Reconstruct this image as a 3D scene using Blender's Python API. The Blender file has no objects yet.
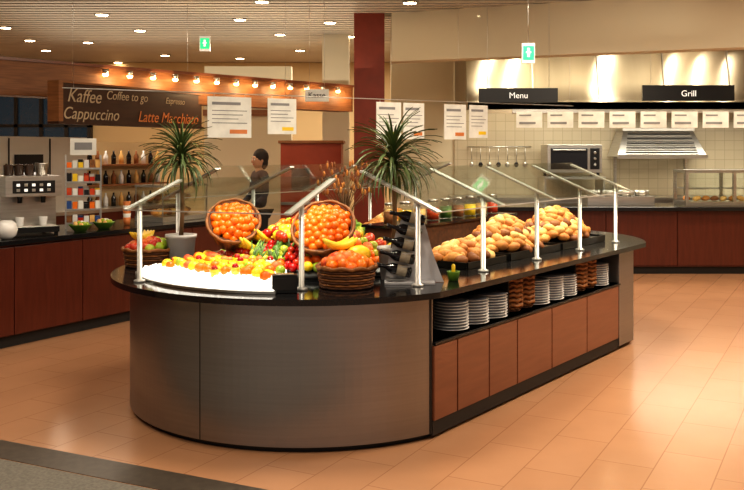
import bpy, math, random
from mathutils import Matrix, Vector
random.seed(7)
R=math.radians
def lin(c):
    c/=255.0
    return c/12.92 if c<=0.04045 else ((c+0.055)/1.055)**2.4
def C(t): return (lin(t[0]),lin(t[1]),lin(t[2]),1)
MC={}
def mat(name,rgb,rough=.5,metal=0,em=0,emc=None,rgb2=None,scale=8,bump=0,stretch=None,trans=0,bscale=None,detail=3,aniso=0):
    if name in MC: return MC[name]
    m=bpy.data.materials.new(name); m.use_nodes=True; nt=m.node_tree; n=nt.nodes; p=n['Principled BSDF']
    p.inputs['Base Color'].default_value=C(rgb); p.inputs['Roughness'].default_value=rough; p.inputs['Metallic'].default_value=metal
    if trans: p.inputs['Transmission Weight'].default_value=trans
    if aniso:
        p.inputs['Anisotropic'].default_value=aniso; p.inputs['Anisotropic Rotation'].default_value=.25
        tg=n.new('ShaderNodeTangent'); tg.direction_type='RADIAL'; tg.axis='Z'; nt.links.new(tg.outputs[0],p.inputs['Tangent'])
    if em:
        p.inputs['Emission Color'].default_value=C(emc or rgb); p.inputs['Emission Strength'].default_value=em
    tc=n.new('ShaderNodeTexCoord'); mp=n.new('ShaderNodeMapping'); nt.links.new(tc.outputs['Object'],mp.inputs['Vector'])
    if stretch: mp.inputs['Scale'].default_value=stretch
    nz=n.new('ShaderNodeTexNoise'); nz.inputs['Scale'].default_value=scale; nz.inputs['Detail'].default_value=detail
    nt.links.new(mp.outputs['Vector'],nz.inputs['Vector'])
    cr=n.new('ShaderNodeValToRGB'); cr.color_ramp.elements[0].position=.35; cr.color_ramp.elements[1].position=.65
    r2=rgb2 or tuple(int(x*.94) for x in rgb)
    cr.color_ramp.elements[0].color=C(rgb); cr.color_ramp.elements[1].color=C(r2)
    nt.links.new(nz.outputs['Fac'],cr.inputs['Fac']); nt.links.new(cr.outputs['Color'],p.inputs['Base Color'])
    if bump:
        b=n.new('ShaderNodeBump'); b.inputs['Strength'].default_value=bump; b.inputs['Distance'].default_value=.02
        nz2=n.new('ShaderNodeTexNoise'); nz2.inputs['Scale'].default_value=bscale or scale*2
        nt.links.new(mp.outputs['Vector'],nz2.inputs['Vector'])
        nt.links.new(nz2.outputs['Fac'],b.inputs['Height']); nt.links.new(b.outputs['Normal'],p.inputs['Normal'])
    MC[name]=m; return m
def glassmat(name,tint=(246,250,248),k=.22):
    m=bpy.data.materials.new(name); m.use_nodes=True; nt=m.node_tree; n=nt.nodes; n.remove(n['Principled BSDF'])
    o=n['Material Output']; t=n.new('ShaderNodeBsdfTransparent'); t.inputs[0].default_value=C(tint)
    g=n.new('ShaderNodeBsdfGlossy'); g.inputs['Roughness'].default_value=.05
    f=n.new('ShaderNodeLayerWeight'); f.inputs[0].default_value=.35
    mu=n.new('ShaderNodeMath'); mu.operation='MULTIPLY_ADD'; mu.inputs[1].default_value=k; mu.inputs[2].default_value=.02
    nt.links.new(f.outputs['Facing'],mu.inputs[0])
    mx=n.new('ShaderNodeMixShader'); nt.links.new(mu.outputs[0],mx.inputs[0]); nt.links.new(t.outputs[0],mx.inputs[1]); nt.links.new(g.outputs[0],mx.inputs[2])
    nt.links.new(mx.outputs[0],o.inputs[0]); return m

class B:
    def __init__(s): s.v=[];s.f=[];s.m=[];s.s=[];s.mats=[];s.M=Matrix.Identity(4)
    def mi(s,m):
        if m not in s.mats: s.mats.append(m)
        return s.mats.index(m)
    def add(s,vs,fs,m,smooth=False,M=None):
        T=s.M@M if M is not None else s.M
        o=len(s.v); s.v+= [tuple(T@Vector(v)) for v in vs]; k=s.mi(m)
        for f in fs: s.f.append([o+i for i in f]); s.m.append(k); s.s.append(smooth)
    def box(s,x0,x1,y0,y1,z0,z1,m,M=None):
        vs=[(x,y,z) for z in(z0,z1) for y in(y0,y1) for x in(x0,x1)]
        s.add(vs,[(0,2,3,1),(4,5,7,6),(0,1,5,4),(2,6,7,3),(0,4,6,2),(1,3,7,5)],m,False,M)
    def bar(s,a,b,w,h,m):
        a=Vector(a);b=Vector(b);d=b-a;L=d.length
        z=Vector((0,0,1)) if abs(d.normalized().z)<.99 else Vector((1,0,0))
        x=d.normalized(); y=z.cross(x).normalized(); z=x.cross(y)
        M=Matrix((x,y,z)).transposed().to_4x4(); M.translation=a
        s.box(0,L,-w/2,w/2,-h/2,h/2,m,M)
    def prism(s,poly,z0,z1,m,mt=None,smooth=False):
        n=len(poly); vs=[(x,y,z0) for x,y in poly]+[(x,y,z1) for x,y in poly]
        s.add(vs,[(i,(i+1)%n,n+(i+1)%n,n+i) for i in range(n)],m,smooth)
        s.add(vs,[tuple(range(n,2*n)),tuple(reversed(range(n)))],mt or m)
    def lathe(s,prof,m,M=None,seg=18,e=1):
        vs=[];fs=[];n=len(prof)
        for r,z in prof:
            for k in range(seg):
                a=2*math.pi*k/seg; vs.append((r*math.cos(a),r*e*math.sin(a),z))
        for i in range(n-1):
            for k in range(seg):
                k2=(k+1)%seg; fs.append((i*seg+k,i*seg+k2,(i+1)*seg+k2,(i+1)*seg+k))
        fs.append(tuple(reversed(range(seg)))); fs.append(tuple((n-1)*seg+k for k in range(seg)))
        s.add(vs,fs,m,True,M)
    def sphere(s,c,r,m,sc=(1,1,1),seg=12,rings=8,M=None,rot=None):
        vs=[];fs=[]
        T=Matrix.Translation(c)
        if rot: T=T@rot
        T=T@Matrix.Diagonal((r*sc[0],r*sc[1],r*sc[2],1))
        if M is not None: T=M@T
        vs.append((0,0,1))
        for i in range(1,rings):
            t=math.pi*i/rings
            for k in range(seg):
                a=2*math.pi*k/seg; vs.append((math.sin(t)*math.cos(a),math.sin(t)*math.sin(a),math.cos(t)))
        vs.append((0,0,-1)); L=len(vs)-1
        for k in range(seg):
            k2=(k+1)%seg; fs.append((0,1+k,1+k2)); fs.append((L,L-seg+k2,L-seg+k))
            for i in range(rings-2): fs.append((1+i*seg+k,1+(i+1)*seg+k,1+(i+1)*seg+k2,1+i*seg+k2))
        s.add(vs,fs,m,True,T)
    def tube(s,pts,rad,m,seg=8,M=None,closed=False):
        n=len(pts); pts=[Vector(p) for p in pts]
        if not isinstance(rad,(list,tuple)): rad=[rad]*n
        vs=[];fs=[]
        for i,p in enumerate(pts):
            if closed: t=pts[(i+1)%n]-pts[i-1]
            else: t=pts[min(i+1,n-1)]-pts[max(i-1,0)]
            t.normalize(); up=Vector((0,0,1)) if abs(t.z)<.95 else Vector((1,0,0))
            a=t.cross(up).normalized(); b=a.cross(t)
            for k in range(seg):
                g=2*math.pi*k/seg; vs.append(tuple(p+(a*math.cos(g)+b*math.sin(g))*rad[i]))
        for i in range(n if closed else n-1):
            j=(i+1)%n
            for k in range(seg):
                k2=(k+1)%seg; fs.append((i*seg+k,i*seg+k2,j*seg+k2,j*seg+k))
        if not closed: fs.append(tuple(reversed(range(seg)))); fs.append(tuple((n-1)*seg+k for k in range(seg)))
        s.add(vs,fs,m,True,M)
    def obj(s,name,loc=(0,0,0),rz=0,bevel=0,parent=None):
        me=bpy.data.meshes.new(name); me.from_pydata(s.v,[],s.f)
        for m in s.mats: me.materials.append(m)
        for i,p in enumerate(me.polygons): p.material_index=s.m[i]; p.use_smooth=s.s[i]
        me.update(); o=bpy.data.objects.new(name,me); bpy.context.collection.objects.link(o)
        o.location=loc; o.rotation_euler=(0,0,rz)
        if bevel:
            b=o.modifiers.new('Bevel','BEVEL'); b.width=bevel; b.segments=2; b.limit_method='ANGLE'; b.angle_limit=R(50)
        if parent: o.parent=parent
        return o
def text(body,size,m,parent,loc,rot=(R(90),0,0),name='lettering',shear=0,ext=.002,align='LEFT'):
    c=bpy.data.curves.new(name,'FONT'); c.body=body; c.size=size; c.extrude=ext; c.shear=shear; c.align_x=align
    c.materials.append(m); o=bpy.data.objects.new(name,c); bpy.context.collection.objects.link(o)
    o.parent=parent; o.location=loc; o.rotation_euler=rot; return o
def T(x,y,z): return Matrix.Translation((x,y,z))
def RX(a): return Matrix.Rotation(R(a),4,'X')
def RY(a): return Matrix.Rotation(R(a),4,'Y')
def RZ(a): return Matrix.Rotation(R(a),4,'Z')

# ---------- materials
steel=mat('stainless_steel',(205,203,198),.3,1,rgb2=(190,187,180),scale=3,stretch=(1,1,30))
alu=mat('satin_aluminium',(205,204,200),.35,.6,rgb2=(198,197,193),scale=3)
panelm=mat('brushed_steel_panel',(150,147,147),.33,.92,rgb2=(146,143,143),scale=2,stretch=(1,1,40))
granite=mat('black_granite',(22,22,24),.1,0,rgb2=(34,33,34),scale=180)
black=mat('black_plastic',(16,16,17),.35)
dark=mat('dark_plinth',(26,22,20),.6)
redwood=mat('red_brown_laminate',(124,76,54),.32,rgb2=(115,69,48),scale=3,stretch=(1,1,10))
redwood2=mat('dark_red_laminate',(92,42,28),.3,rgb2=(82,36,23),scale=3,stretch=(10,1,1))
white=mat('white_ceramic',(236,235,232),.2)
ceramb=mat('plate_rim_line_grey',(120,126,140),.3)  # blue-grey rim line of the plates
orange=mat('orange_peel',(242,126,10),.35,rgb2=(230,102,6),scale=12,bump=.15,bscale=90)
peach=mat('peach_skin',(236,140,60),.55,rgb2=(208,70,40),scale=9)
apr=mat('red_apple',(180,28,22),.25,rgb2=(204,82,36),scale=10)
apg=mat('green_apple',(150,180,50),.25,rgb2=(178,186,70),scale=10)
yel=mat('banana_peel',(240,200,50),.4,rgb2=(226,184,44),scale=10)
lemon=mat('lemon_peel',(244,206,40),.4)
straw=mat('strawberry_red',(200,24,22),.3,rgb2=(170,16,18),scale=40)
green=mat('vegetable_green',(60,100,34),.45,rgb2=(94,130,50),scale=20)
leafm=mat('leaf_green',(58,82,42),.5,rgb2=(92,108,58),scale=8)
lettuce=mat('lettuce_green',(120,160,54),.5,rgb2=(84,126,40),scale=14)
bark=mat('plant_stem_bark',(120,92,60),.8,bump=.3,scale=30)
soil=mat('soil',(50,36,26),.9)
wick=mat('wicker',(150,96,46),.6,rgb2=(112,68,30),scale=30)
wickd=mat('wicker_dark',(74,42,22),.7,rgb2=(96,56,28),scale=30)
bread=mat('bread_crust',(214,150,76),.6,rgb2=(180,110,50),scale=14,bump=.2)
bread2=mat('bread_light',(232,190,120),.6,rgb2=(212,158,86),scale=14,bump=.2)
bread3=mat('bread_dark',(150,92,46),.6,rgb2=(118,68,32),scale=14,bump=.2)
flour=mat('flour_dust',(238,218,178),.8)
ice=mat('crushed_ice',(250,250,250),.25,em=.95,emc=(255,248,234),rgb2=(232,236,240),scale=30,bump=1,bscale=35)  # emission puts the bright glow into the ice itself; no lamp beneath
glass=glassmat('clear_glass')
paper=mat('paper_white',(235,235,228),.7)
ink=mat('ink_grey',(140,140,142),.7)
inkb=mat('ink_red',(190,60,40),.7)
signb=mat('sign_black',(14,14,15),.35)
signt=mat('sign_white_letters',(240,240,235),.5,em=.5)
browns=mat('sign_brown_board',(66,36,22),.4,rgb2=(54,28,18),scale=3,stretch=(1,1,8))
cream=mat('cream_letters',(190,170,140),.5)
oran=mat('orange_letters',(216,130,70),.5)
wood=mat('warm_wood_fascia',(146,96,56),.5,rgb2=(124,78,44),scale=4,stretch=(1,1,14))
grn=mat('exit_green',(40,190,120),.4,em=1.0)
potm=mat('grey_planter',(186,184,180),.5,rgb2=(172,170,168))
bottle=mat('dark_bottle_glass',(26,24,26),.08)
blab=mat('bottle_label',(150,140,122),.6)

# ---------- camera
cam=bpy.data.cameras.new('camera'); co=bpy.data.objects.new('camera',cam); bpy.context.collection.objects.link(co)
co.location=(0,0,1.65); co.rotation_euler=(R(90),0,0); cam.sensor_width=36; cam.lens=43.55; cam.shift_y=-.1277
bpy.context.scene.camera=co

# ---------- room
def floormat():
    m=bpy.data.materials.new('terracotta_floor_tiles'); m.use_nodes=True; nt=m.node_tree; n=nt.nodes; p=n['Principled BSDF']
    tc=n.new('ShaderNodeTexCoord'); mp=n.new('ShaderNodeMapping'); mp.inputs['Rotation'].default_value=(0,0,R(-62))
    nt.links.new(tc.outputs['Object'],mp.inputs['Vector'])
    br=n.new('ShaderNodeTexBrick'); br.inputs['Scale'].default_value=1; br.inputs['Brick Width'].default_value=.6; br.inputs['Row Height'].default_value=.3
    br.inputs['Mortar Size'].default_value=.004; br.inputs['Mortar Smooth'].default_value=.6
    br.inputs['Color1'].default_value=C((198,150,114)); br.inputs['Color2'].default_value=C((194,146,110)); br.inputs['Mortar'].default_value=C((168,122,90))
    nt.links.new(mp.outputs[0],br.inputs['Vector'])
    nz=n.new('ShaderNodeTexNoise'); nz.inputs['Scale'].default_value=2.5; nz.inputs['Detail'].default_value=6; nt.links.new(tc.outputs['Object'],nz.inputs['Vector'])
    mx=n.new('ShaderNodeMixRGB'); mx.blend_type='MULTIPLY'; mx.inputs[0].default_value=.2
    nt.links.new(br.outputs['Color'],mx.inputs[1]); nt.links.new(nz.outputs['Fac'],mx.inputs[2]); nt.links.new(mx.outputs[0],p.inputs['Base Color'])
    p.inputs['Roughness'].default_value=.22
    b=n.new('ShaderNodeBump'); b.inputs['Strength'].default_value=.06; b.inputs['Distance'].default_value=.01; b.invert=True
    nt.links.new(br.outputs['Fac'],b.inputs['Height']); nt.links.new(b.outputs['Normal'],p.inputs['Normal'])
    return m
b=B(); b.box(-8,8,-2,18,-.1,0,floormat()); b.obj('floor')
wallc=mat('cream_wall_paint',(206,182,140),.8,rgb2=(202,178,136),scale=.6)
wallw=mat('offwhite_wall_paint',(214,204,178),.8,rgb2=(211,201,175),scale=.6)
slat=mat('ceiling_slat_metal',(196,188,172),.45,0,rgb2=(190,182,166),scale=1); plen=mat('ceiling_plenum',(20,18,15),.9)
b=B(); b.box(-8,8,-2,18,3.5,3.6,plen)
y=-2
while y<18:
    b.box(-8,8,y,y+.12,3.4,3.41,slat); y+=.2
b.obj('ceiling')
b=B(); b.box(-8,8,18,18.2,0,3.5,wallc); b.obj('wall_back')
b=B(); b.box(-8.2,-8,-2,18,0,3.5,wallc); b.obj('wall_left')
b=B(); b.box(8,8.2,-2,18,0,3.5,wallw); b.obj('wall_right')
def tilem():
    m=bpy.data.materials.new('kitchen_wall_tiles'); m.use_nodes=True; nt=m.node_tree; n=nt.nodes; p=n['Principled BSDF']
    tc=n.new('ShaderNodeTexCoord'); mp=n.new('ShaderNodeMapping'); mp.inputs['Rotation'].default_value=(R(90),0,0)
    nt.links.new(tc.outputs['Object'],mp.inputs['Vector']); br=n.new('ShaderNodeTexBrick'); br.offset=0
    br.inputs['Scale'].default_value=1; br.inputs['Brick Width'].default_value=.15; br.inputs['Row Height'].default_value=.15; br.inputs['Mortar Size'].default_value=.004
    br.inputs['Color1'].default_value=C((204,192,166)); br.inputs['Color2'].default_value=C((198,186,160)); br.inputs['Mortar'].default_value=C((176,164,140))
    nt.links.new(mp.outputs[0],br.inputs['Vector']); nt.links.new(br.outputs['Color'],p.inputs['Base Color']); p.inputs['Roughness'].default_value=.25
    return m
b=B(); b.box(.3,8,14.2,14.4,0,3.4,wallw); b.box(1.3,8,14.17,14.2,.9,2.3,tilem()); b.obj('wall_kitchen')
b=B(); b.prism([(.25,11.5),(7.9,8.3),(7.9,8.6),(.25,11.8)],2.78,3.4,wallw); b.obj('wall_bulkhead')
b=B(); b.box(-.27+.04,.16,11.5,11.9,0,3.4,mat('red_column_paint',(130,50,28),.5)); b.box(-.25,.18,11.48,11.92,0,.12,dark); b.obj('red_column',bevel=.005)
b=B(); b.box(-2.7,-1.3,14.5,14.7,0,3.0,wallw); b.box(-2.72,-1.28,14.46,14.5,2.2,2.3,wood); b.obj('wall_partition')
b=B(); b.box(-.75,-.35,13.6,14.0,0,3.4,wallw); b.box(-.78,-.32,13.57,14.03,0,.1,dark); b.obj('white_column')
wm=mat('night_window_glass',(22,32,40),.1,em=.2,emc=(56,78,92)); fr=mat('window_frame_dark',(40,36,34),.5)
b=B(); b.box(-7.6,-5.6,17.9,17.99,1.0,3.3,wm)
for x in(-7.6,-7.1,-6.6,-6.1,-5.65): b.box(x,x+.07,17.84,17.99,1.0,3.3,fr)
for z in(1.0,2.1,3.25): b.box(-7.6,-5.58,17.84,17.99,z,z+.06,fr)
b.obj('window_1')

dx,dy=.905,-.424; nx,ny=-.424,-.905
def strip(name,o0,o1,m,z):
    P=(-2.12,5.12); b=B(); pts=[]
    for t,o in((-2,o0),(-2,o1),(3.2,o1),(3.2,o0)):
        pts.append((P[0]+dx*t+nx*o,P[1]+dy*t+ny*o))
    b.prism(pts,0,z,m); b.obj(name)
strip('floor_border_strip',0,.22,mat('dark_stone_border',(84,76,66),.4,rgb2=(70,62,54),scale=20),.003)
strip('entrance_floor_mat',.235,3,mat('grey_floor_mat',(128,124,114),.7,rgb2=(110,106,98),scale=60,bump=.2),.005)

# ---------- island
C1=(.33,5.12); IA=math.atan2(.805,.593)
cI,sI=math.cos(IA),math.sin(IA)
def IL(x,y,z=0): return (C1[0]+cI*x-sI*y, C1[1]+sI*x+cI*y, z)
LEN=3.18;CX=.379;CY=1.19;RR=1.249
def arc_front(o,n=28,cy=CY,rr=RR):
    cx=math.sqrt(rr*rr-cy*cy)
    f=math.asin((cy+o)/(rr+o)); a0=f; a1=-f
    return [(cx-(rr+o)*math.cos(a0+(a1-a0)*i/n),cy-(rr+o)*math.sin(a0+(a1-a0)*i/n)) for i in range(n+1)]
def outline(o,n=28,cy=CY,rr=RR,ln=LEN):
    a=arc_front(o,n,cy,rr)
    bk=[(ln-x,y) for x,y in reversed(a)]
    return list(reversed(a))+list(reversed(bk))
def ccw(p):
    A=sum(p[i][0]*p[(i+1)%len(p)][1]-p[(i+1)%len(p)][0]*p[i][1] for i in range(len(p)))
    return p if A>0 else list(reversed(p))
BY,BR=1.15,1.20; BX=math.sqrt(BR*BR-BY*BY); W=2*BY
b=B()
b.prism(ccw(outline(-.04,28,BY,BR)),0,.035,dark)
b.prism(ccw(outline(0,64,BY,BR)),.035,.55,panelm,black)
cap=arc_front(0,64,BY,BR)+[(.03,W),(.03,0)]
b.prism(ccw(cap),.55,.815,panelm)
b.prism(ccw([(LEN-x,y) for x,y in cap]),.55,.815,panelm)
b.box(LEN-.3,LEN-.02,0,W,.55,.815,panelm)
b.box(.03,2.88,.42,1.9,.55,.815,dark)
b.prism(ccw(outline(.075,64,ln=LEN+.12)),.815,.85,granite)
for aa in(math.asin((BY-.98)/BR),R(-45)):
    M=T(BX,BY,0)@Matrix.Rotation(aa,4,'Z')
    b.box(-BR-.0015,-BR+.01,-.004,.004,.035,.815,dark,M)
b.box(-.004,.012,-.006,.01,.035,.815,dark)
dx_=[0.015,.275,.66,1.04,1.57,2.19,2.84]
for s in(0,1):
    yy=-.018 if s==0 else W-.001
    b.box(.012,2.84,yy+.008 if s==0 else yy,yy+.019 if s==0 else yy+.01,.02,.105,dark)
    for i in range(len(dx_)-1):
        a,c=dx_[i]+.006,dx_[i+1]-.006
        b.box(a,c,yy,yy+.019,.105,.53,redwood)
    b.box(2.85,LEN-.005,yy,yy+.019,.035,.815,panelm)
    y0=0 if s==0 else W-.38
    b.box(.03,2.88,y0-.02 if s==0 else y0,y0+.4,.535,.55,black)
    for x in(1.06,2.152): b.box(x,x+.012,y0+.06,y0+.4,.55,.815,dark)
isl=b.obj('buffet_island_counter',IL(0,0),IA,bevel=.003)

# sneeze guards
b=B()
def guard(p,inn,out=.15,w=.56,zt=1.52):
    px,py=p; ix,iy=inn
    b.lathe([(.035,.85),(.035,.862),(.016,.87),(.016,1.34)],alu,T(px,py,0),12)
    a=(px-ix*out,py-iy*out,1.29); c=(px+ix*(w-out),py+iy*(w-out),zt)
    b.bar(a,c,.05,.012,alu); return a,c
def pane(a,a2,c,c2):
    z=.012
    vs=[(a[0],a[1],a[2]+z),(a2[0],a2[1],a2[2]+z),(c2[0],c2[1],c2[2]+z),(c[0],c[1],c[2]+z)]
    vs+= [(v[0],v[1],v[2]+.006) for v in vs]
    b.add(vs,[(0,3,2,1),(4,5,6,7),(0,1,5,4),(1,2,6,5),(2,3,7,6),(3,0,4,7)],glass)
    b.bar(a,a2,.007,.007,alu)
xs=[.1,.88,1.67,2.44,3.2]
for s in(0,1):
    L=[guard((x,.15 if s==0 else 2.23),(0,1 if s==0 else -1)) for x in xs]
    for i in range(4):
        a,c=L[i]; a2,c2=L[i+1]; pane(a,a2,c,c2)
a,c=guard((-.42,.6),(.98,.05),.13,.44,1.475); a2,c2=guard((-.76,1.6),(.9,-.2),.1,.4,1.46)
pane(a,a2,c,c2)
b.obj('sneeze_guard',IL(0,0),IA)

# display riser + ice tray
def sector(r0,r1,a0,a1,n=24):
    o=[(CX-r1*math.cos(a0+(a1-a0)*i/n),CY-r1*math.sin(a0+(a1-a0)*i/n)) for i in range(n+1)]
    i_=[(CX-r0*math.cos(a1+(a0-a1)*i/n),CY-r0*math.sin(a1+(a0-a1)*i/n)) for i in range(n+1)]
    return ccw(o+i_)
def zc(r): return .885+(.66-r)*.45
b=B()
b.lathe([(.66,.852),(.66,.885),(.05,zc(.05)),(0.01,zc(.01))],black,T(CX,CY,0),40)
b.obj('fruit_display_riser',IL(0,0),IA)
b=B()
A0,A1=R(-38),R(30)
b.prism(sector(.675,1.17,A0,A1),.852,.866,steel)
n,mr=60,20; vs=[];fs=[]
for i in range(n+1):
    for j in range(mr+1):
        a=A0+.01+(A1-A0-.02)*i/n; r=.685+.475*j/mr
        e=min(1,min(j,mr-j)/2,min(i,n-i)/2)
        z=.868+e*(.02+random.random()*.024+.03*(1-j/mr))
        vs.append((CX-r*math.cos(a)+random.uniform(-.006,.006)*e,CY-r*math.sin(a)+random.uniform(-.006,.006)*e,z))
for i in range(n):
    for j in range(mr):
        q=i*(mr+1)+j; fs.append((q,q+mr+1,q+mr+2,q+1))
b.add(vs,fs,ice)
b.obj('crushed_ice_tray',IL(0,0),IA)

b=B()
cols=[orange,lemon,orange,peach,lemon,apg,orange,lemon]
k=0
for r,st,zz in((.71,5.0,.96),(.77,4.6,.952),(.84,4.5,.942),(.91,4.6,.932),(.98,5.0,.922)):
    a=-36
    while a<28:
        x=CX-r*math.cos(R(a)); y=CY-r*math.sin(R(a)); q=random.random()
        if r>.96 and random.random()<.5: a+=st; continue
        if q<.66: b.sphere((x,y,zz),random.uniform(.027,.038),cols[random.randrange(8)],(1.1,.95,.95),12,8,rot=RZ(random.uniform(0,180)))
        elif q<.84:
            b.lathe([(.004,-.02),(.028,-.008),(.036,.008),(.032,.011)],orange,T(x,y,zz)@RX(20),14); b.lathe([(.03,.011),(.029,.013)],lemon,T(x,y,zz)@RX(20),14)
        else:
            M=T(x,y,zz-.025); b.lathe([(.022,0),(.034,.055),(.033,.06)],glass,M,12); b.lathe([(.021,.005),(.03,.05)],[straw,lemon,white][k%3],M,12); b.sphere((0,0,.055),.02,straw,M=M,seg=8,rings=6)
        a+=st; k+=1
b.obj('fruit_on_ice',IL(0,0),IA)

def banana(b,M,L=.2,r=.018):
    pts=[];rd=[]
    for i in range(9):
        t=i/8; a=R(-50+100*t); pts.append((math.sin(a)*L*.6,0,(1-math.cos(a))*L*.6)); rd.append(r*(1-.85*abs(2*t-1)**3)+.002)
    b.tube(pts,rd,yel,7,M)
b=B()
def ring(a0,a1,rs,mats,sz,sc=(1,1,1),up=0):
    for r in rs:
        r*=.93
        st=math.degrees(sz*1.9/r); a=a0+random.random()*st*.5
        while a<a1:
            x=CX-r*math.cos(R(a)); y=CY-r*math.sin(R(a))
            b.sphere((x,y,zc(r)+sz*sc[2]*.95+up+random.uniform(0,.012)),sz*random.uniform(.9,1.05),random.choice(mats),sc); a+=st
ring(-85,-30,(.66,.6,.54,.48,.42,.36,.3),[apr,apg,peach],.033)
ring(-30,-8,(.68,.62,.56),[apg,apr,apr],.033)
ring(-8,6,(.68,.62,.56),[apg,lemon,peach],.032)
ring(-8,6,(.5,.45,.4,.36),[straw],.024)
ring(6,20,(.66,.6,.54,.48,.42),[lettuce,apg,green],.03)
ring(20,36,(.68,.63,.58,.53,.48,.43,.38),[straw,apr,straw],.026)
ring(36,60,(.67,.6,.53,.46),[lemon,apg,orange,peach],.032,(1,1.2,1))
ring(60,88,(.66,.59,.52,.45,.38,.3),[peach,orange,orange],.036)
ring(88,140,(.66,.58,.5,.42,.34),[apg,peach,lemon,apr],.036)
ring(-85,140,(.24,.17,.1,.03),[orange,apr,apg],.038)
for r0,z0 in((.49,.055),(.38,.05)):
    for a in range(-34,-6,4):
        banana(b,T(CX,CY,0)@RZ(a)@T(-r0,0,zc(r0)+z0)@RZ(15)@RX(-20)@RY(20),.22,.02)
for a in range(-6,24,3):
    M=T(CX,CY,0)@RZ(a+random.uniform(-1,1))
    s=random.uniform(.42,.6)
    for q in range(4):
        w=random.uniform(-.05,.05)
        b.tube([(-s,0,zc(s)+.03),(-s+.02,w*.6,zc(s)+.08),(-s+.02+random.uniform(0,.06),w,zc(s)+.1+random.uniform(0,.04))],[.007,.008,.0015],[green,lettuce,leafm][q%3],5,M)
# second layer near the top between the tipped baskets
for i in range(34):
    a=random.uniform(-12,34); r=random.uniform(.2,.42)
    x=CX-r*math.cos(R(a)); y=CY-r*math.sin(R(a)); b.sphere((x,y,zc(r)+.095),random.uniform(.03,.038),[apr,orange,apg,lemon,apr,peach][i%6])
b.obj('fruit_and_vegetable_heap',IL(0,0),IA)

def basket(b,M,r0,r1,h,e=1,m=None,ring_h=.014):
    m=m or wick; n=int(h/ring_h)
    for i in range(n):
        t=(i+.5)/n; r=r0+(r1-r0)*t; N=48
        b.tube([((r+.004*math.cos(12*2*math.pi*k/N+i*math.pi))*math.cos(2*math.pi*k/N),(r+.004*math.cos(12*2*math.pi*k/N+i*math.pi))*e*math.sin(2*math.pi*k/N),h*t) for k in range(N)],ring_h*.52,m if i%2 else wickd,5,M,True)
    b.lathe([(r0-.006,.004),(r1-.008,h),(r1-.016,h),(r0-.02,.012)],wickd,M,30,e)
    for q in(0,1):
        b.tube([((r1+.003)*math.cos(2*math.pi*k/40+q),(r1+.003)*e*math.sin(2*math.pi*k/40+q),h+.006*math.sin(10*2*math.pi*k/40+q*math.pi)) for k in range(40)],.011,m,6,M,True)
def dome(b,M,rx,ry,h,n,fn):
    for i in range(n):
        r=math.sqrt((i+.5)/n); a=i*2.39996
        fn(b,M@T(rx*r*math.cos(a),ry*r*math.sin(a),h*(1-r*r)),i)
def org(b,M,i): b.sphere((0,0,0),random.uniform(.030,.034),orange,M=M@T(0,0,random.uniform(-.006,.006)),seg=14,rings=9)
for nm,(x,y,z),tz,tl,n,rr in(('orange_basket',(-.04,1.53,1.08),10,50,38,.168),('orange_basket',(.14,.86,1.06),-12,48,52,.195)):
    b=B(); M=RZ(tz)@RX(tl); basket(b,M,rr-.05,rr,.17)
    dome(b,M@T(0,0,.15),rr-.03,rr-.03,.06,n,org)
    dome(b,M@T(0,0,.13),rr-.04,rr-.04,.05,20,org)
    b.obj(nm,IL(x,y,z),0)
b=B(); basket(b,Matrix.Identity(4),.15,.17,.12)
def mix(b,M,i): b.sphere((0,0,0),.037,[orange,orange,peach,orange,peach][i%5],M=M,seg=14,rings=9)
dome(b,T(0,0,.12),.135,.135,.06,24,mix)
for k in range(3): banana(b,T(-.03,.05,.23)@RZ(20+12*k)@T(0,.02*k,0)@RX(-15),.22,.022)
b.sphere((.07,.06,.18),.055,yel,(1.5,1,1),rot=RZ(30))
b.obj('fruit_basket',IL(-.17,.47,.852),0)
b=B(); basket(b,Matrix.Identity(4),.16,.18,.12)
def mix2(b,M,i): b.sphere((0,0,0),.037,[apr,orange,peach,apg,apr][i%5],M=M,seg=12,rings=8)
dome(b,T(0,0,.12),.14,.14,.05,26,mix2)
for k in range(4): banana(b,T(-.05,0,.19)@RZ(50+14*k)@RX(-15),.22,.02)
b.obj('fruit_basket',IL(-.22,2.15,.852),0)
b=B(); b.box(-.07,.07,-.04,.04,0,.1,black); b.box(-.06,.06,-.043,-.04,.015,.085,dark); b.box(-.05,.05,-.03,.03,.1,.104,steel)
b.obj('napkin_box',IL(-.54,.62,.852),R(5),bevel=.006)

def plant(name,loc,th,fr,nleaf,pr=.09,ph=.19):
    b=B(); b.lathe([(pr*.8,0),(pr,ph*.9),(pr*1.08,ph*.9),(pr*1.08,ph),(pr*.95,ph),(pr*.9,ph-.02)],potm,None,24)
    b.lathe([(pr*.9,ph-.03),(pr*.88,ph-.015)],soil,None,20)
    b.tube([(0,0,ph-.02),(.01,.005,th*.5),(.0,.01,th)],[.016,.014,.014],bark,8)
    for i in range(nleaf):
        t=i/nleaf; az=i*2.4+random.uniform(-.2,.2); el=R(82-85*t+random.uniform(-10,10)); L=fr*random.uniform(.8,1.2); w=.0075
        z0=th-.1*t; hx,hy=math.cos(az),math.sin(az); vs=[];fs=[]; x=0;z=z0;e=el
        for k in range(8):
            ww=w*(math.sin(math.pi*min(1,(k+1.2)/8.4))**.6) if k<7 else .0008
            vs+=[(hx*x-hy*ww,hy*x+hx*ww,z+.002),(hx*x,hy*x,z-.002),(hx*x+hy*ww,hy*x-hx*ww,z+.002)]
            x+=math.cos(e)*L/7; z+=math.sin(e)*L/7; e-=R(9+9*t)
        for k in range(7):
            q=k*3; fs+=[(q,q+1,q+4,q+3),(q+1,q+2,q+5,q+4)]
        b.add(vs,fs,leafm,True,T(0,.01,0))
    b.obj(name,loc,0)
plant('potted_dracaena',IL(-.12,1.95,.852),.78,.29,150,.1,.22)
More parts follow.
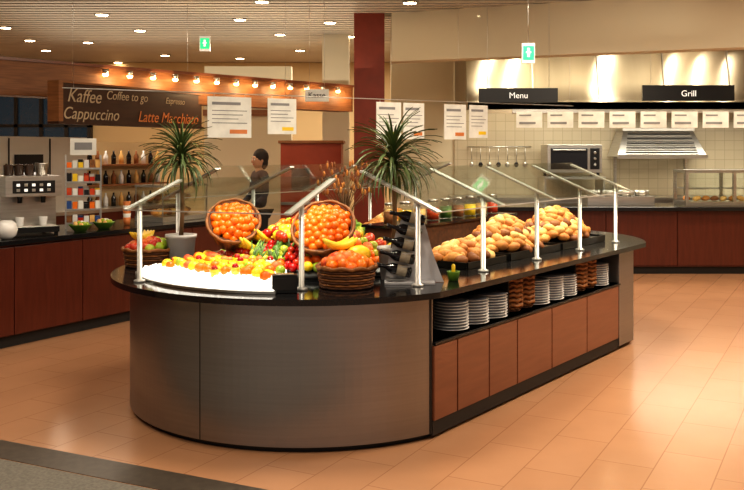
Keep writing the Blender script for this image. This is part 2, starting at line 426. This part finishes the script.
plant('potted_dracaena',IL(.25,.43,.852),.77,.31,170,.095,.2)

# bottle rack near corner
b=B()
prof=[(0,0),(.36,0),(.335,.06),(.305,.14),(.28,.22),(.26,.3),(.235,.38),(.18,.42),(.11,.4),(.07,.3),(.03,.15)]
bd=mat('white_rack_board',(190,190,194),.45)
n=len(prof); vs=[(x,.105,z) for x,z in prof]+[(x,.12,z) for x,z in prof]
b.add(vs,[tuple(range(n)),tuple(reversed(range(n,2*n)))]+[(i,n+i,n+(i+1)%n,(i+1)%n) for i in range(n)],bd)
b.box(0,.3,0,.105,0,.012,bd)
for k in range(5):
    z=.05+.078*k; x0=-.04+.02*k
    b.box(x0+.05,x0+.17,.03,.105,z-.03,z-.024,steel)
    M=T(x0+.2,.055,z+.012)@RY(-90+14)
    b.lathe([(.028,0),(.033,.01),(.033,.12),(.012,.16),(.012,.2),(.014,.205),(.014,.215)],bottle,M,14)
    b.lathe([(.0335,.03),(.0335,.09)],blab,M,14)
b.obj('bottle_rack',(.075,5.335,.852),0)

# pastries
def roll(b,M,i):
    m=[bread,bread2,bread,bread3,bread2][i%5]
    M=M@RZ(random.uniform(0,180))@RY(random.uniform(-20,20))
    k=random.random()
    if k<.65:
        b.sphere((0,0,0),.052,m,(1.15,.85,.66),14,9,M=M)
        b.sphere((0,0,.012),.046,bread2 if m!=bread2 else flour,(.9,.16,.58),10,6,M=M)
    else:
        pts=[];rd=[]
        for q in range(9):
            t=q/8;a=R(-70+140*t); pts.append((.06*math.sin(a),.06*math.cos(a)-.03,0)); rd.append(.032*(1-abs(2*t-1)**1.7)+.006+.003*(q%2))
        b.tube(pts,rd,m,8,M)
def tray(name,x,y,sx,sy,h,n,fn=roll,rise=.08):
    b=B(); b.box(-sx/2,sx/2,-sy/2,sy/2,0,rise,black)
    for a in((-sx/2,sx/2,-sy/2-.01,-sy/2),(-sx/2,sx/2,sy/2,sy/2+.01),(-sx/2-.01,-sx/2,-sy/2,sy/2),(sx/2,sx/2+.01,-sy/2,sy/2)): b.box(*a,0,rise+.015,black)
    dome(b,T(0,.0,rise+.02),sx*.46,sy*.46,h,n,fn)
    dome(b,T(0,.0,rise+.05),sx*.34,sy*.34,h,n//2,fn)
    b.obj(name,IL(x,y,.852),IA)
tray('pastry_tray',1.16,.49,.54,.42,.06,34,rise=.03)
tray('bread_roll_tray',1.9,.54,.84,.54,.18,84,rise=.04)
tray('bread_roll_tray',2.8,.54,.88,.54,.2,86,rise=.04)
def salad(b,M,i): b.sphere((0,0,0),.04,[lettuce,lettuce,straw,apg,green][i%5],(1.2,.9,.6),8,6,M=M@RZ(i*40))
tray('salad_tray',1.02,2.0,.6,.36,.08,40,salad); tray('salad_tray',1.68,1.95,.6,.4,.08,40,salad); tray('bread_roll_tray',2.44,1.95,.8,.4,.1,40)
b=B(); b.box(1.2,3.0,1.02,1.36,.852,1.06,wickd); b.box(1.18,3.02,1.0,1.38,1.06,1.08,granite)
for i in range(9):
    x=1.28+i*.2; M=T(x,1.18,1.08); c=[bread3,lemon,bread2,apr,green][i%5]
    b.lathe([(.05,0),(.055,.01),(.055,.12),(.04,.14),(.04,.15)],glass,M,14); b.lathe([(.048,.006),(.05,.1)],c,M,14); b.lathe([(.043,.15),(.043,.17)],steel,M,14)
b.obj('jar_shelf',IL(0,0),IA)
b=B(); b.lathe([(.06,0),(.08,.1),(.05,.2),(.06,.24)],mat('brown_vase',(110,66,40),.3),None,18)
for i in range(60):
    a=i*2.4; s=random.uniform(.06,.24); L=random.uniform(.25,.5)
    b.tube([(0,0,.2),(math.cos(a)*s*.4,math.sin(a)*s*.4,.2+L*.6),(math.cos(a)*s,math.sin(a)*s,.2+L)],[.003,.002,.001],bark,4)
    b.sphere((math.cos(a)*s,math.sin(a)*s,.2+L),.01,[bread3,bread][i%2],(1,.7,2.4),6,5)
b.obj('dried_stalk_vase',IL(1.12,1.5,.852),0)
b=B(); b.lathe([(.03,0),(.04,.05),(.042,.055),(.036,.055),(.03,.012)],lettuce,None,16); b.lathe([(.012,.012),(.012,.09),(.004,.1)],lemon,None,10)
b.obj('lime_green_dip_bowl',IL(.42,.1,.852),0)

# plates on shelf
def stack(n):
    b=B()
    for i in range(n):
        b.lathe([(.07,i*.018),(.072,i*.018+.003),(.113,i*.018+.010),(.115,i*.018+.013),(.108,i*.018+.0135),(.068,i*.018+.008)],white,None,28)
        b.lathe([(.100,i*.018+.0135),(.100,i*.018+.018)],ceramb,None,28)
    return b
for x,n in((.42,10),(.67,9),(.92,9),(1.56,10),(1.8,10),(2.03,9),(2.66,10)):
    stack(n).obj('plate_stack',IL(x,.12,.552),0)
for x in(1.17,1.35,2.26,2.44):
    b=B()
    for i in range(6):
        basket(b,T(0,0,i*.034),.065,.078,.045,1.3,wick,.012)
    b.obj('bread_basket_stack',IL(x,.13,.558),IA)

# ---------- coffee counter at left
KA=R(59.3); ck,sk=math.cos(KA),math.sin(KA)
def KL(x,y,z=0): return (-2.32+ck*x-sk*y, 8.63+sk*x+ck*y, z)
b=B(); b.box(-4.2,1.6,.06,.8,0,.1,dark); b.box(-4.2,1.6,0.02,.85,.1,.86,redwood2); b.box(-4.22,1.62,-.03,.9,.86,.9,granite)
x=-4.2
while x<1.55: b.box(x+.004,x+.721,0.0,.021,.11,.84,redwood2); x+=.725
b.obj('coffee_bar_counter',KL(0,0),KA,bevel=.003)
b=B(); 
b.box(-.24,.24,-.05,.26,0,.5,steel); b.box(-.24,.24,-.24,-.05,.32,.5,steel); b.box(-.22,.22,-.24,-.05,0,.05,black); b.box(-.21,.21,-.23,-.06,.05,.055,steel)
b.box(-.18,.18,-.246,-.24,.35,.46,black)
for i in range(5):
    for j in range(2): b.box(-.15+i*.065,-.12+i*.065,-.252,-.246,.365+j*.045,.39+j*.045,signt if (i+j)%2 else steel)
for x in(-.1,.1):
    b.lathe([(.02,0),(.025,.06)],black,T(x,-.15,.26),10); b.lathe([(.03,0),(.038,.08)],white,T(x,-.15,.056),14)
for x in(-.14,-.05,.04): b.lathe([(.04,0),(.045,.09),(.03,.1)],mat('smoked_hopper',(60,45,36),.1),T(x,.1,.5),16)
b.lathe([(.05,0),(.06,.1),(.06,.11)],steel,T(.15,.1,.5),16)
for x in(-.2,.2):
    for y in(-.2,.22): b.box(x-.015,x+.015,y-.015,y+.015,-.02,0,black)
b.obj('coffee_machine',KL(-.84,.42,.92),KA+R(-25),bevel=.006)
b=B(); b.box(-.2,.2,-.2,.2,0,.56,steel); b.box(-.16,.16,-.206,-.2,.3,.5,black); b.box(-.17,.17,-.23,-.2,.08,.1,steel); b.box(-.14,.14,-.204,-.2,.12,.27,dark); b.lathe([(.03,0),(.038,.09)],white,T(0,-.1,.56),14)
b.obj('milk_dispenser',KL(-1.6,.55,.902),KA+R(-25),bevel=.006)
b=B()
sn=[orange,lemon,apr,paper,white,mat('blue_wrap',(50,90,160),.4),inkb,bread2,bottle,black,wick]
for x in(-.16,.16):
    for y in(-.1,.1): b.box(x-.006,x+.006,y-.006,y+.006,0,.7,steel)
for j in range(5):
    z=.04+j*.13; b.box(-.16,.16,-.1,.1,z,z+.006,steel); b.box(-.16,.16,-.115,-.112,z+.008,z+.02,steel)
    for i in range(6):
        for q in range(2): b.box(-.15+i*.052,-.15+i*.052+.044,-.095+q*.09,-.03+q*.09,z+.007,z+.06+.04*random.random(),sn[random.randrange(11)])
b.box(-.12,.12,-.05,-.04,.7,.86,paper); b.box(-.08,.08,-.052,-.05,.75,.82,ink)
b.obj('snack_rack',KL(-.2,.42,.902),KA+R(-40))
b=B(); b.lathe([(.04,0),(.075,.03),(.09,.08),(.075,.13),(.045,.155),(.04,.15)],white,None,24); b.obj('white_round_vase',KL(-1.3,.1,.902),0)
for i,(x,y,c) in enumerate(((-.5,.12,lettuce),(-.18,.16,lettuce))):
    b=B(); b.lathe([(.05,0),(.1,.06),(.104,.065),(.095,.065),(.045,.01)],c,None,22); dome(b,T(0,0,.06),.07,.07,.02,12,lambda b,M,i:b.sphere((0,0,0),.022,[white,bread2,apg][i%3],M=M,seg=8,rings=6)); b.obj('green_bowl',KL(x,y,.902),0)
b=B()
for i in range(5): b.lathe([(.03,i*.04),(.04,i*.04+.075)],paper if i%2 else oran,None,14)
b.obj('paper_cup_stack',KL(.25,.3,.902),0)
b=B(); b.box(-.35,.35,-.2,.2,0,.05,steel); b.box(-.34,.34,-.19,-.185,.05,.36,glass); b.box(-.34,.34,.185,.19,.05,.36,glass);b.box(-.35,.35,-.2,.2,.36,.38,steel)
for x in(-.345,.335):
    for y in(-.195,.185): b.box(x,x+.01,y,y+.01,.05,.36,steel)
b.box(-.33,.33,-.17,.17,.2,.205,glass)
for i in range(9): roll(b,T(-.26+.065*i,0,.09),i); roll(b,T(-.26+.065*i,.03,.24),i+2)
b.obj('pastry_display_case',KL(1.0,.4,.902),KA)
# back bar unit
b=B(); b.box(-3,2.8,0,.5,0,.9,redwood2); b.box(-3,2.8,-.02,.5,.9,.94,steel)
b.box(-3,1.3,.15,.5,.94,1.8,alu)
for x in(-2.4,-1.75,-1.1,-.45,.2,.75): b.box(x,x+.012,.14,.15,.96,1.78,dark)
for x in(-2.45,-1.8,-1.15,-.5,.15,.7): b.box(x,x+.015,.12,.135,1.2,1.5,black)
b.box(.28,.65,.13,.15,1.3,1.6,dark); b.box(.3,.63,.125,.13,1.33,1.4,signt)
b.box(1.3,2.8,.46,.5,.94,1.75,wallc)
for z in(1.2,1.45): b.box(1.32,2.8,.25,.46,z,z+.02,wood)
for i in range(11):
    for z in(.94,1.22,1.47):
        M=T(1.4+i*.13,.36,z); b.lathe([(.03,0),(.032,.1),(.012,.14),(.012,.17)],[bottle,bread3,white,bottle,bread2][(i+int(z*10))%5],M,10)
b.obj('coffee_bar_back_unit',KL(0,1.9),KA)

# coffee sign
SA=math.atan2(2.0,.93)
b=B(); b.box(0,2.3,0,.12,1.93,2.31,browns); b.box(-.06,2.32,-.015,.13,1.905,1.93,browns); b.box(-.06,2.32,-.015,.13,2.31,2.33,wood); b.box(-.06,0,-.015,.13,1.93,2.31,wood)
for x in(.2,2.1): b.tube([(x,.06,2.33),(x,.06,3.4)],.002,steel,6)
so=b.obj('coffee_bar_sign',(-3.03,8.8,0),SA)
text('Kaffee',.19,cream,so,(.06,-.004,2.13),shear=.3); text('Coffee to go',.13,cream,so,(.62,-.004,2.18),shear=.2)
text('Cappuccino',.17,cream,so,(.0,-.004,1.96),shear=.3); text('Latte Macchiato',.17,oran,so,(1.12,-.004,1.96),shear=.3); text('Espresso',.1,cream,so,(1.6,-.004,2.18),shear=.2)

# wood fascia with spotlights
FA=math.atan2(3.3,2.83)
warm=mat('spot_glow',(255,200,120),.5,em=14,emc=(255,205,130))
b=B(); b.box(-1.5,4.4,0,.3,2.2,2.55,wood); b.box(-1.52,4.42,-.02,.32,2.55,2.58,redwood)
for i in range(13):
    x=.3+i*.31; b.lathe([(.03,0),(.035,.05)],steel,T(x,-.06,2.48),10); b.lathe([(.02,-.03),(.032,-.015),(.03,.0)],warm,T(x,-.06,2.48),10); b.box(x-.005,x+.005,-.06,0,2.52,2.53,steel)
b.obj('wood_fascia_spotlights',(-3.14,9.6,0),FA)
for i in range(7):
    l=bpy.data.lights.new('fascia_spot','POINT'); l.energy=4; l.color=(1,.7,.38); l.shadow_soft_size=.04
    o=bpy.data.objects.new('fascia_spot',l); bpy.context.collection.objects.link(o); x=.45+i*.62
    o.location=(-3.14+math.cos(FA)*x+math.sin(FA)*.16,9.6+math.sin(FA)*x-math.cos(FA)*.16,2.4)

b=B(); b.box(-1.25,-.42,12.3,13.2,0,1.74,mat('cash_booth_red',(150,62,36),.5)); b.box(-1.28,-.39,12.27,13.23,1.74,1.78,wood); b.box(-1.25,-.42,12.27,12.3,.9,.94,steel); b.box(-1.1,-.85,12.29,12.3,1.1,1.4,dark)
b.obj('cashier_booth',bevel=.004)
b=B(); b.box(0,.27,0,.02,2.2,2.34,paper); b.tube([(.05,.01,2.34),(.05,.01,3.4)],.002,steel,5); b.tube([(.22,.01,2.34),(.22,.01,3.4)],.002,steel,5)
o=b.obj('cash_desk_sign',(-.76,10.2,0)); text('Kasse',.085,signb,o,(.135,-.004,2.245),align='CENTER')

# hanging rail with posters
RAa=math.atan2(1.4,2.23); ux,uy=math.cos(RAa),math.sin(RAa)
RP0=(-2.74,7.96)
b=B(); b.tube([(0,0,2.2),(6.2,0,2.2)],.006,alu,6)
for x in(.1,2.2,4.4,6.15): b.tube([(x,0,2.2),(x,0,3.4)],.0015,steel,5)
b.obj('poster_rail',(RP0[0],RP0[1],0),RAa)
def poster(px0,w,h,ztop=2.17,k=0):
    b=B(); b.box(0,w,-.004,.004,ztop-h,ztop,paper)
    b.box(w*.1,w*.75,-.006,-.004,ztop-h*.2,ztop-h*.13,ink)
    for i in range(4): b.box(w*.1,w*(.9-.1*((i+k)%3)),-.006,-.004,ztop-h*(.35+.1*i),ztop-h*(.33+.1*i),ink)
    b.box(w*.5,w*.9,-.006,-.004,ztop-h*.9,ztop-h*.8,[oran,lemon,apg,oran][k%4])
    for x in(w*.15,w*.85): b.tube([(x,0,ztop),(x,0,2.194)],.003,steel,4)
    b.obj('hanging_poster',(RP0[0]+ux*px0,RP0[1]+uy*px0,0),RAa)
for k,(s,w,h) in enumerate(((1.36,.46,.4),(2.0,.32,.36),(3.29,.32,.4),(3.64,.28,.4),(4.2,.31,.4),(4.56,.27,.38))):
    poster(s,w,h,2.17,k)

# ---------- kitchen
b=B(); 
hoodm=mat('hood_brushed_steel',(186,174,152),.34,1,rgb2=(176,164,142),scale=1.5,stretch=(3,1,.3),aniso=.85)
X0,X1=1.3,7.4
prof=[(12.2,2.2),(12.2,2.3),(12.28,2.34),(12.34,2.6),(12.42,2.9),(12.5,3.3)]
vs=[(X0,y,z) for y,z in prof]+[(X1,y,z) for y,z in prof]; m_=len(prof)
b.add(vs,[(i,m_+i,m_+i+1,i+1) for i in range(m_-1)],hoodm,True)
b.box(X0,X0+.02,12.2,14.17,2.2,2.3,hoodm); b.box(X0,X0+.02,12.5,14.17,2.3,3.3,hoodm)
b.box(X0,X1,12.2,12.22,2.14,2.3,hoodm)
for x in(2.2,3.1,4.0,4.9,5.8,6.7): b.bar((x,12.27,2.34),(x,12.33,2.6),.012,.012,steel); b.bar((x,12.33,2.6),(x,12.49,3.3),.012,.012,steel)
for i in range(8):
    x=1.95+i*.42; b.box(x,x+.35,12.16,12.17,1.95,2.17,paper); b.box(x+.04,x+.2,12.155,12.16,2.11,2.13,ink); b.box(x+.04,x+.26,12.155,12.16,2.0,2.03,ink)
b.box(1.9,5.4,12.17,12.2,2.15,2.2,steel)
b.obj('kitchen_extractor_hood')
for x in(1.72,2.1,3.35,3.45,4.35,4.75,5.15):
    l=bpy.data.lights.new('hood_spot','SPOT'); l.energy=30; l.color=(1,.9,.72); l.spot_size=R(60); l.spot_blend=.8; l.shadow_soft_size=.03
    o=bpy.data.objects.new('hood_spot',l); bpy.context.collection.objects.link(o); o.location=(x,11.9,3.38); o.rotation_euler=(R(30),0,0)
for nm,X,Y,z0,w,tx,h in(('menu_sign',1.26,10.6,2.21,.93,'Menu',.17),('grill_sign',3.13,10.4,2.22,1.06,'Grill',.18)):
    b=B(); b.box(0,w,0,.05,z0,z0+h,signb)
    for x in(.1,w-.1): b.tube([(x,.025,z0+h),(x,.025,3.4)],.003,steel,5)
    o=b.obj(nm,(X,Y,0),bevel=.004); text(tx,.1,signt,o,(w/2,-.004,z0+.05),align='CENTER')
for X,Y,z0,w in((1.5,9.0,2.52,.13),(-2.3,12.0,2.97,.14)):
    b=B(); b.box(0,w,0,.04,z0,z0+.2,white); b.box(.01,w-.01,-.004,0,z0+.03,z0+.17,grn); b.box(w*.4,w*.6,-.006,-.004,z0+.06,z0+.15,signt); b.box(w*.3,w*.7,-.006,-.004,z0+.1,z0+.115,signt)
    b.tube([(w/2,.02,z0+.2),(w/2,.02,3.4)],.004,steel,6); b.obj('exit_sign',(X,Y,0))
b=B(); b.box(1.2,7.9,12.0,12.6,0,.1,dark); b.box(1.2,7.9,11.95,12.65,.1,.85,redwood2); b.box(1.15,7.95,11.8,12.7,.85,.9,granite)
x=1.2
while x<7.3: b.box(x+.005,x+.945,11.93,11.951,.12,.84,redwood2); x+=.95
b.obj('kitchen_service_counter',bevel=.003)
b=B(); b.box(1.2,7.5,13.4,14.15,.1,.9,steel); b.box(1.2,7.5,13.38,14.15,.9,.94,steel)
for x in(1.3,3,4.6,6.2,7.4): b.box(x-.03,x+.03,13.45,13.5,0,.1,steel)
for x in(1.25,2.2,3.15,4.1,5.05,6,6.9): b.box(x,min(x+.8,7.48),13.385,13.4,.15,.85,steel)
b.obj('kitchen_back_worktop')
b=B(); b.box(0,.82,0,.5,0,.42,steel); b.box(.05,.6,-.012,0,.05,.37,bottle); b.box(.64,.78,-.008,0,.05,.37,black); b.tube([(.08,-.04,.34),(.57,-.04,.34)],.01,steel,6); b.box(.08,.09,-.04,0,.335,.345,steel);b.box(.56,.57,-.04,0,.335,.345,steel)
for j in range(3): b.lathe([(.02,0),(.02,.02)],steel,T(.71,-.008,.12+.09*j)@RX(90),10)
for x in(.05,.77):
    for y in(.05,.45): b.box(x-.02,x+.02,y-.02,y+.02,-.06,0,black)
b.box(-.05,.87,-.03,.52,-.1,-.06,steel)
for x in(-.03,.85): b.box(x-.015,x+.015,0,.5,-.36,-.1,steel)
b.obj('kitchen_oven',(2.62,13.45,1.31),bevel=.004)
b=B()
b.add([(0,0,.1),(1.35,0,.1),(1.35,.6,.1),(0,.6,.1),(.15,.2,.5),(1.2,.2,.5),(1.2,.6,.5),(.15,.6,.5)],[(0,3,2,1),(4,5,6,7),(0,1,5,4),(1,2,6,5),(2,3,7,6),(3,0,4,7)],steel)
for i in range(10):
    t=.06+i*.088; b.box(.12+.1*t,1.23-.1*t,.2*t-.02,.2*t+.005,.1+.4*t,.1+.4*t+.012,dark if i%2 else steel)
b.box(.13,1.22,.18,.6,.49,.53,steel); b.box(0,1.35,-.03,0,.07,.13,steel); b.box(.1,.14,.55,.6,-.5,.1,steel); b.box(1.2,1.24,.55,.6,-.5,.1,steel)
b.obj('grill_ventilation_unit',(3.68,13.5,1.45))
b=B(); b.box(0,1.3,0,.5,0,.05,steel); b.box(0,1.3,0,.5,.44,.48,steel)
for x in(0,.64,1.26):
    for y in(0,.46): b.box(x,x+.04,y,y+.04,.05,.44,steel)
b.box(.03,1.27,.01,.016,.05,.44,glass); b.box(.03,1.27,.1,.45,.22,.23,steel)
for i in range(10): roll(b,T(.1+i*.12,.2,.09),i)
b.obj('heated_food_display',(4.2,12.05,.902))
b=B(); b.box(0,.9,0,.4,0,.12,steel); 
for i in range(4): b.lathe([(.08,.12),(.1,.14),(.1,.2),(.09,.2)],steel,T(.12+.22*i,.2,0),16)
b.obj('grill_pot_station',(2.9,12.1,.902))
b=B(); b.tube([(0,0,1.7),(1.0,0,1.7)],.01,steel,6)
for i in range(7):
    x=.06+i*.14; b.tube([(x,-.01,1.69),(x,-.015,1.45)],.006,steel,5); b.sphere((x,-.015,1.42),.035,[steel,black][i%2],(1,.4,1.2),10,6)
for x in(.02,.98): b.tube([(x,0,1.7),(x,.06,1.7)],.008,steel,5)
b.obj('kitchen_utensil_rail',(1.5,14.1,0))

b=B(); b.lathe([(.1,0),(.1,.02),(.012,.03),(.012,.25)],steel,None,14); b.lathe([(.17,.15),(.13,.5)],mat('lamp_shade',(240,214,160),.7,em=.9,emc=(255,220,160)),None,20)
b.obj('table_lamp',KL(.0,2.25,1.802),0)

# downlights
disc=mat('downlight_glow',(255,225,180),.5,em=22,emc=(255,226,180))
def ceilxy(u,v): d=900*1.75/(150-v); return ((u-372)*d/900,d)
spots=[(5,27),(102,14),(240,19),(262,1),(330,22),(410,2),(88,42),(205,44),(280,34),(140,30),(350,36),(46,50),(165,55),(240,58),(118,62),(300,50),(30,40),(640,3),(560,8)]
b=B()
for px,py in spots:
    x,y=ceilxy(px,py); b.lathe([(.1,3.385),(.1,3.4)],steel,T(x,y,0),16); b.lathe([(.075,3.382),(.075,3.386)],disc,T(x,y,0),16)
b.obj('ceiling_downlights')

# ---------- person behind counter
def person(loc,rz):
    skin=mat('skin',(206,158,126),.5); shirt=mat('navy_shirt',(34,40,58),.8); hair=mat('dark_hair',(32,22,18),.6); trou=mat('black_trousers',(24,24,26),.8)
    par=bpy.data.objects.new('person',None); bpy.context.collection.objects.link(par); par.location=loc; par.rotation_euler=(0,0,rz); par.scale=(.95,.95,.95)
    def skinned(name,V,E,Rr,m,root=0,sub=2):
        me=bpy.data.meshes.new(name); me.from_pydata(V,E,[]); o=bpy.data.objects.new(name,me); bpy.context.collection.objects.link(o)
        s=o.modifiers.new('Skin','SKIN'); s.use_smooth_shade=True
        for i,r in enumerate(Rr):
            me.skin_vertices[0].data[i].radius=(r if isinstance(r,tuple) else (r,r)); me.skin_vertices[0].data[i].use_root=(i==root)
        u=o.modifiers.new('Sub','SUBSURF'); u.levels=sub; u.render_levels=sub; me.materials.append(m); o.parent=par; return o
    V=[(0,0,.95),(0,0,1.12),(0,0,1.3),(0,0,1.42),(.17,0,1.4),(.24,-.02,1.14),(.2,-.18,1.0),(-.17,0,1.4),(-.24,-.02,1.14),(-.2,-.18,1.0)]
    skinned('shirt',V,[(0,1),(1,2),(2,3),(3,4),(4,5),(5,6),(3,7),(7,8),(8,9)],[(.15,.1),(.13,.095),(.16,.11),(.09,.08),.06,.045,.038,.06,.045,.038],shirt)
    V=[(0,0,.98),(.09,0,.88),(.1,-.01,.5),(.1,.02,.09),(-.09,0,.88),(-.1,-.01,.5),(-.1,.02,.09)]
    skinned('trousers',V,[(0,1),(1,2),(2,3),(0,4),(4,5),(5,6)],[(.14,.1),.09,.062,.045,.09,.062,.045],trou)
    b=B()
    for x in(.1,-.1): b.sphere((x,-.04,.045),.05,black,(.9,2.5,.85))
    b.obj('shoes',parent=par)
    for s in(1,-1):
        V=[(s*.2,-.17,1.0),(s*.19,-.24,.99),(s*.185,-.29,.985)];E=[(0,1),(1,2)];r=[.026,.028,(.034,.018)]
        for k in range(4):
            i=len(V); x=s*(.16+.019*k); L=[.065,.075,.07,.055][k]
            V+=[(x,-.315,.985),(x,-.315-L*.5,.98),(x,-.315-L*.9,.965)];E+=[(2,i),(i,i+1),(i+1,i+2)];r+=[.009,.009,.008]
        i=len(V); V+=[(s*.155,-.26,.985),(s*.13,-.29,.975)];E+=[(1,i),(i,i+1)];r+=[.011,.009]
        skinned('hand',V,E,r,skin,0,1)
    b=B(); b.tube([(0,0,1.4),(0,-.01,1.5)],[.06,.052],skin,12)
    b.sphere((0,-.01,1.6),.1,skin,(.78,.95,1.18),20,14); b.sphere((0,-.045,1.53),.05,skin,(1,.9,.8)); 
    b.sphere((0,-.108,1.585),.016,skin,(.8,1.1,1.6)); b.sphere((0,-.093,1.545),.02,inkb,(1.1,.4,.3))
    for s in(1,-1):
        b.sphere((s*.032,-.09,1.61),.012,white); b.sphere((s*.032,-.1,1.61),.006,black); b.sphere((s*.079,0,1.595),.022,skin,(.4,.8,1.3)); b.box(s*.032-.016,s*.032+.016,-.103,-.095,1.628,1.634,hair)
    b.sphere((0,.014,1.64),.108,hair,(.84,1.0,1.1),20,12); b.sphere((0,.04,1.57),.09,hair,(.9,.8,1.1),16,10); b.obj('head',parent=par)
person((-1.42,11.4,0),R(-60))

# ---------- lights
def area(name,loc,sx,sy,e,col=(1,.86,.68),rot=(0,0,0)):
    l=bpy.data.lights.new(name,'AREA'); l.shape='RECTANGLE'; l.size=sx; l.size_y=sy; l.energy=e; l.color=col
    o=bpy.data.objects.new(name,l); bpy.context.collection.objects.link(o); o.location=loc; o.rotation_euler=rot
area('ceiling_light',(-.6,5.6,3.36),.8,.8,50)
area('ceiling_light',(1.2,7.8,3.36),.8,.8,70)
area('ceiling_light',(3.4,6.6,3.36),1,1,150)
area('ceiling_light',(3.2,4.0,3.36),.8,.8,50)
area('ceiling_light',(-3.2,6.2,3.36),1,1,32)
area('ceiling_light',(-1.8,2.0,3.36),.4,.4,70)
area('ceiling_light',(.9,2.4,3.36),.4,.4,35)
area('ceiling_light',(5.2,9.8,3.36),1,1,90)
area('ceiling_light',(-3.5,11,3.36),1.2,1.2,65)
area('ceiling_light',(-.5,15.5,3.36),3,1.5,140)
area('ceiling_light',(-5.5,14.5,3.36),1.5,1.5,60)
area('kitchen_light',(2.2,13.2,3.2),1.2,.5,30,(1,.9,.72))
area('kitchen_light',(4.5,12.9,2.15),4,.2,60,(1,.92,.76))
area('kitchen_light',(2.8,11.2,3.3),3,.3,30,(1,.88,.66))
area('ceiling_fill_uplight',(-2.5,12.5,2.7),5,4,40,(1,.92,.76),(R(180),0,0))  # added fill aimed upward to brighten the slats; there is no cove fitting
area('ceiling_fill_uplight',(1.5,8.5,2.9),4,3,22,(1,.92,.76),(R(180),0,0))  # second added fill, lifting the ceiling above the island
def spot(loc,tgt,e,size,col=(1,.88,.68),r=.05):
    l=bpy.data.lights.new('display_spot','SPOT'); l.energy=e; l.color=col; l.spot_size=R(size); l.spot_blend=.5; l.shadow_soft_size=r
    o=bpy.data.objects.new('display_spot',l); bpy.context.collection.objects.link(o); o.location=loc
    o.rotation_euler=(Vector(tgt)-Vector(loc)).to_track_quat('-Z','Y').to_euler()
spot((-.9,4.9,3.3),IL(-.1,1.3,.95),230,30,(1,.92,.78)); spot((-.1,5.0,3.3),IL(.0,.8,1.0),120,28)
spot((.6,6.0,3.3),IL(1.1,.55,.95),120,32); spot((1.3,6.8,3.3),IL(1.9,.55,1),170,32); spot((1.9,7.6,3.3),IL(2.8,.55,1),170,32)
w=bpy.data.worlds.new('world'); bpy.context.scene.world=w; w.use_nodes=True
bg=w.node_tree.nodes['Background']; bg.inputs[0].default_value=(1,.88,.76,1); bg.inputs[1].default_value=.36
vs_=bpy.context.scene.view_settings
vs_.view_transform='Standard'; vs_.exposure=.1
try: vs_.look='Medium High Contrast'
except Exception as e: print('look',e)
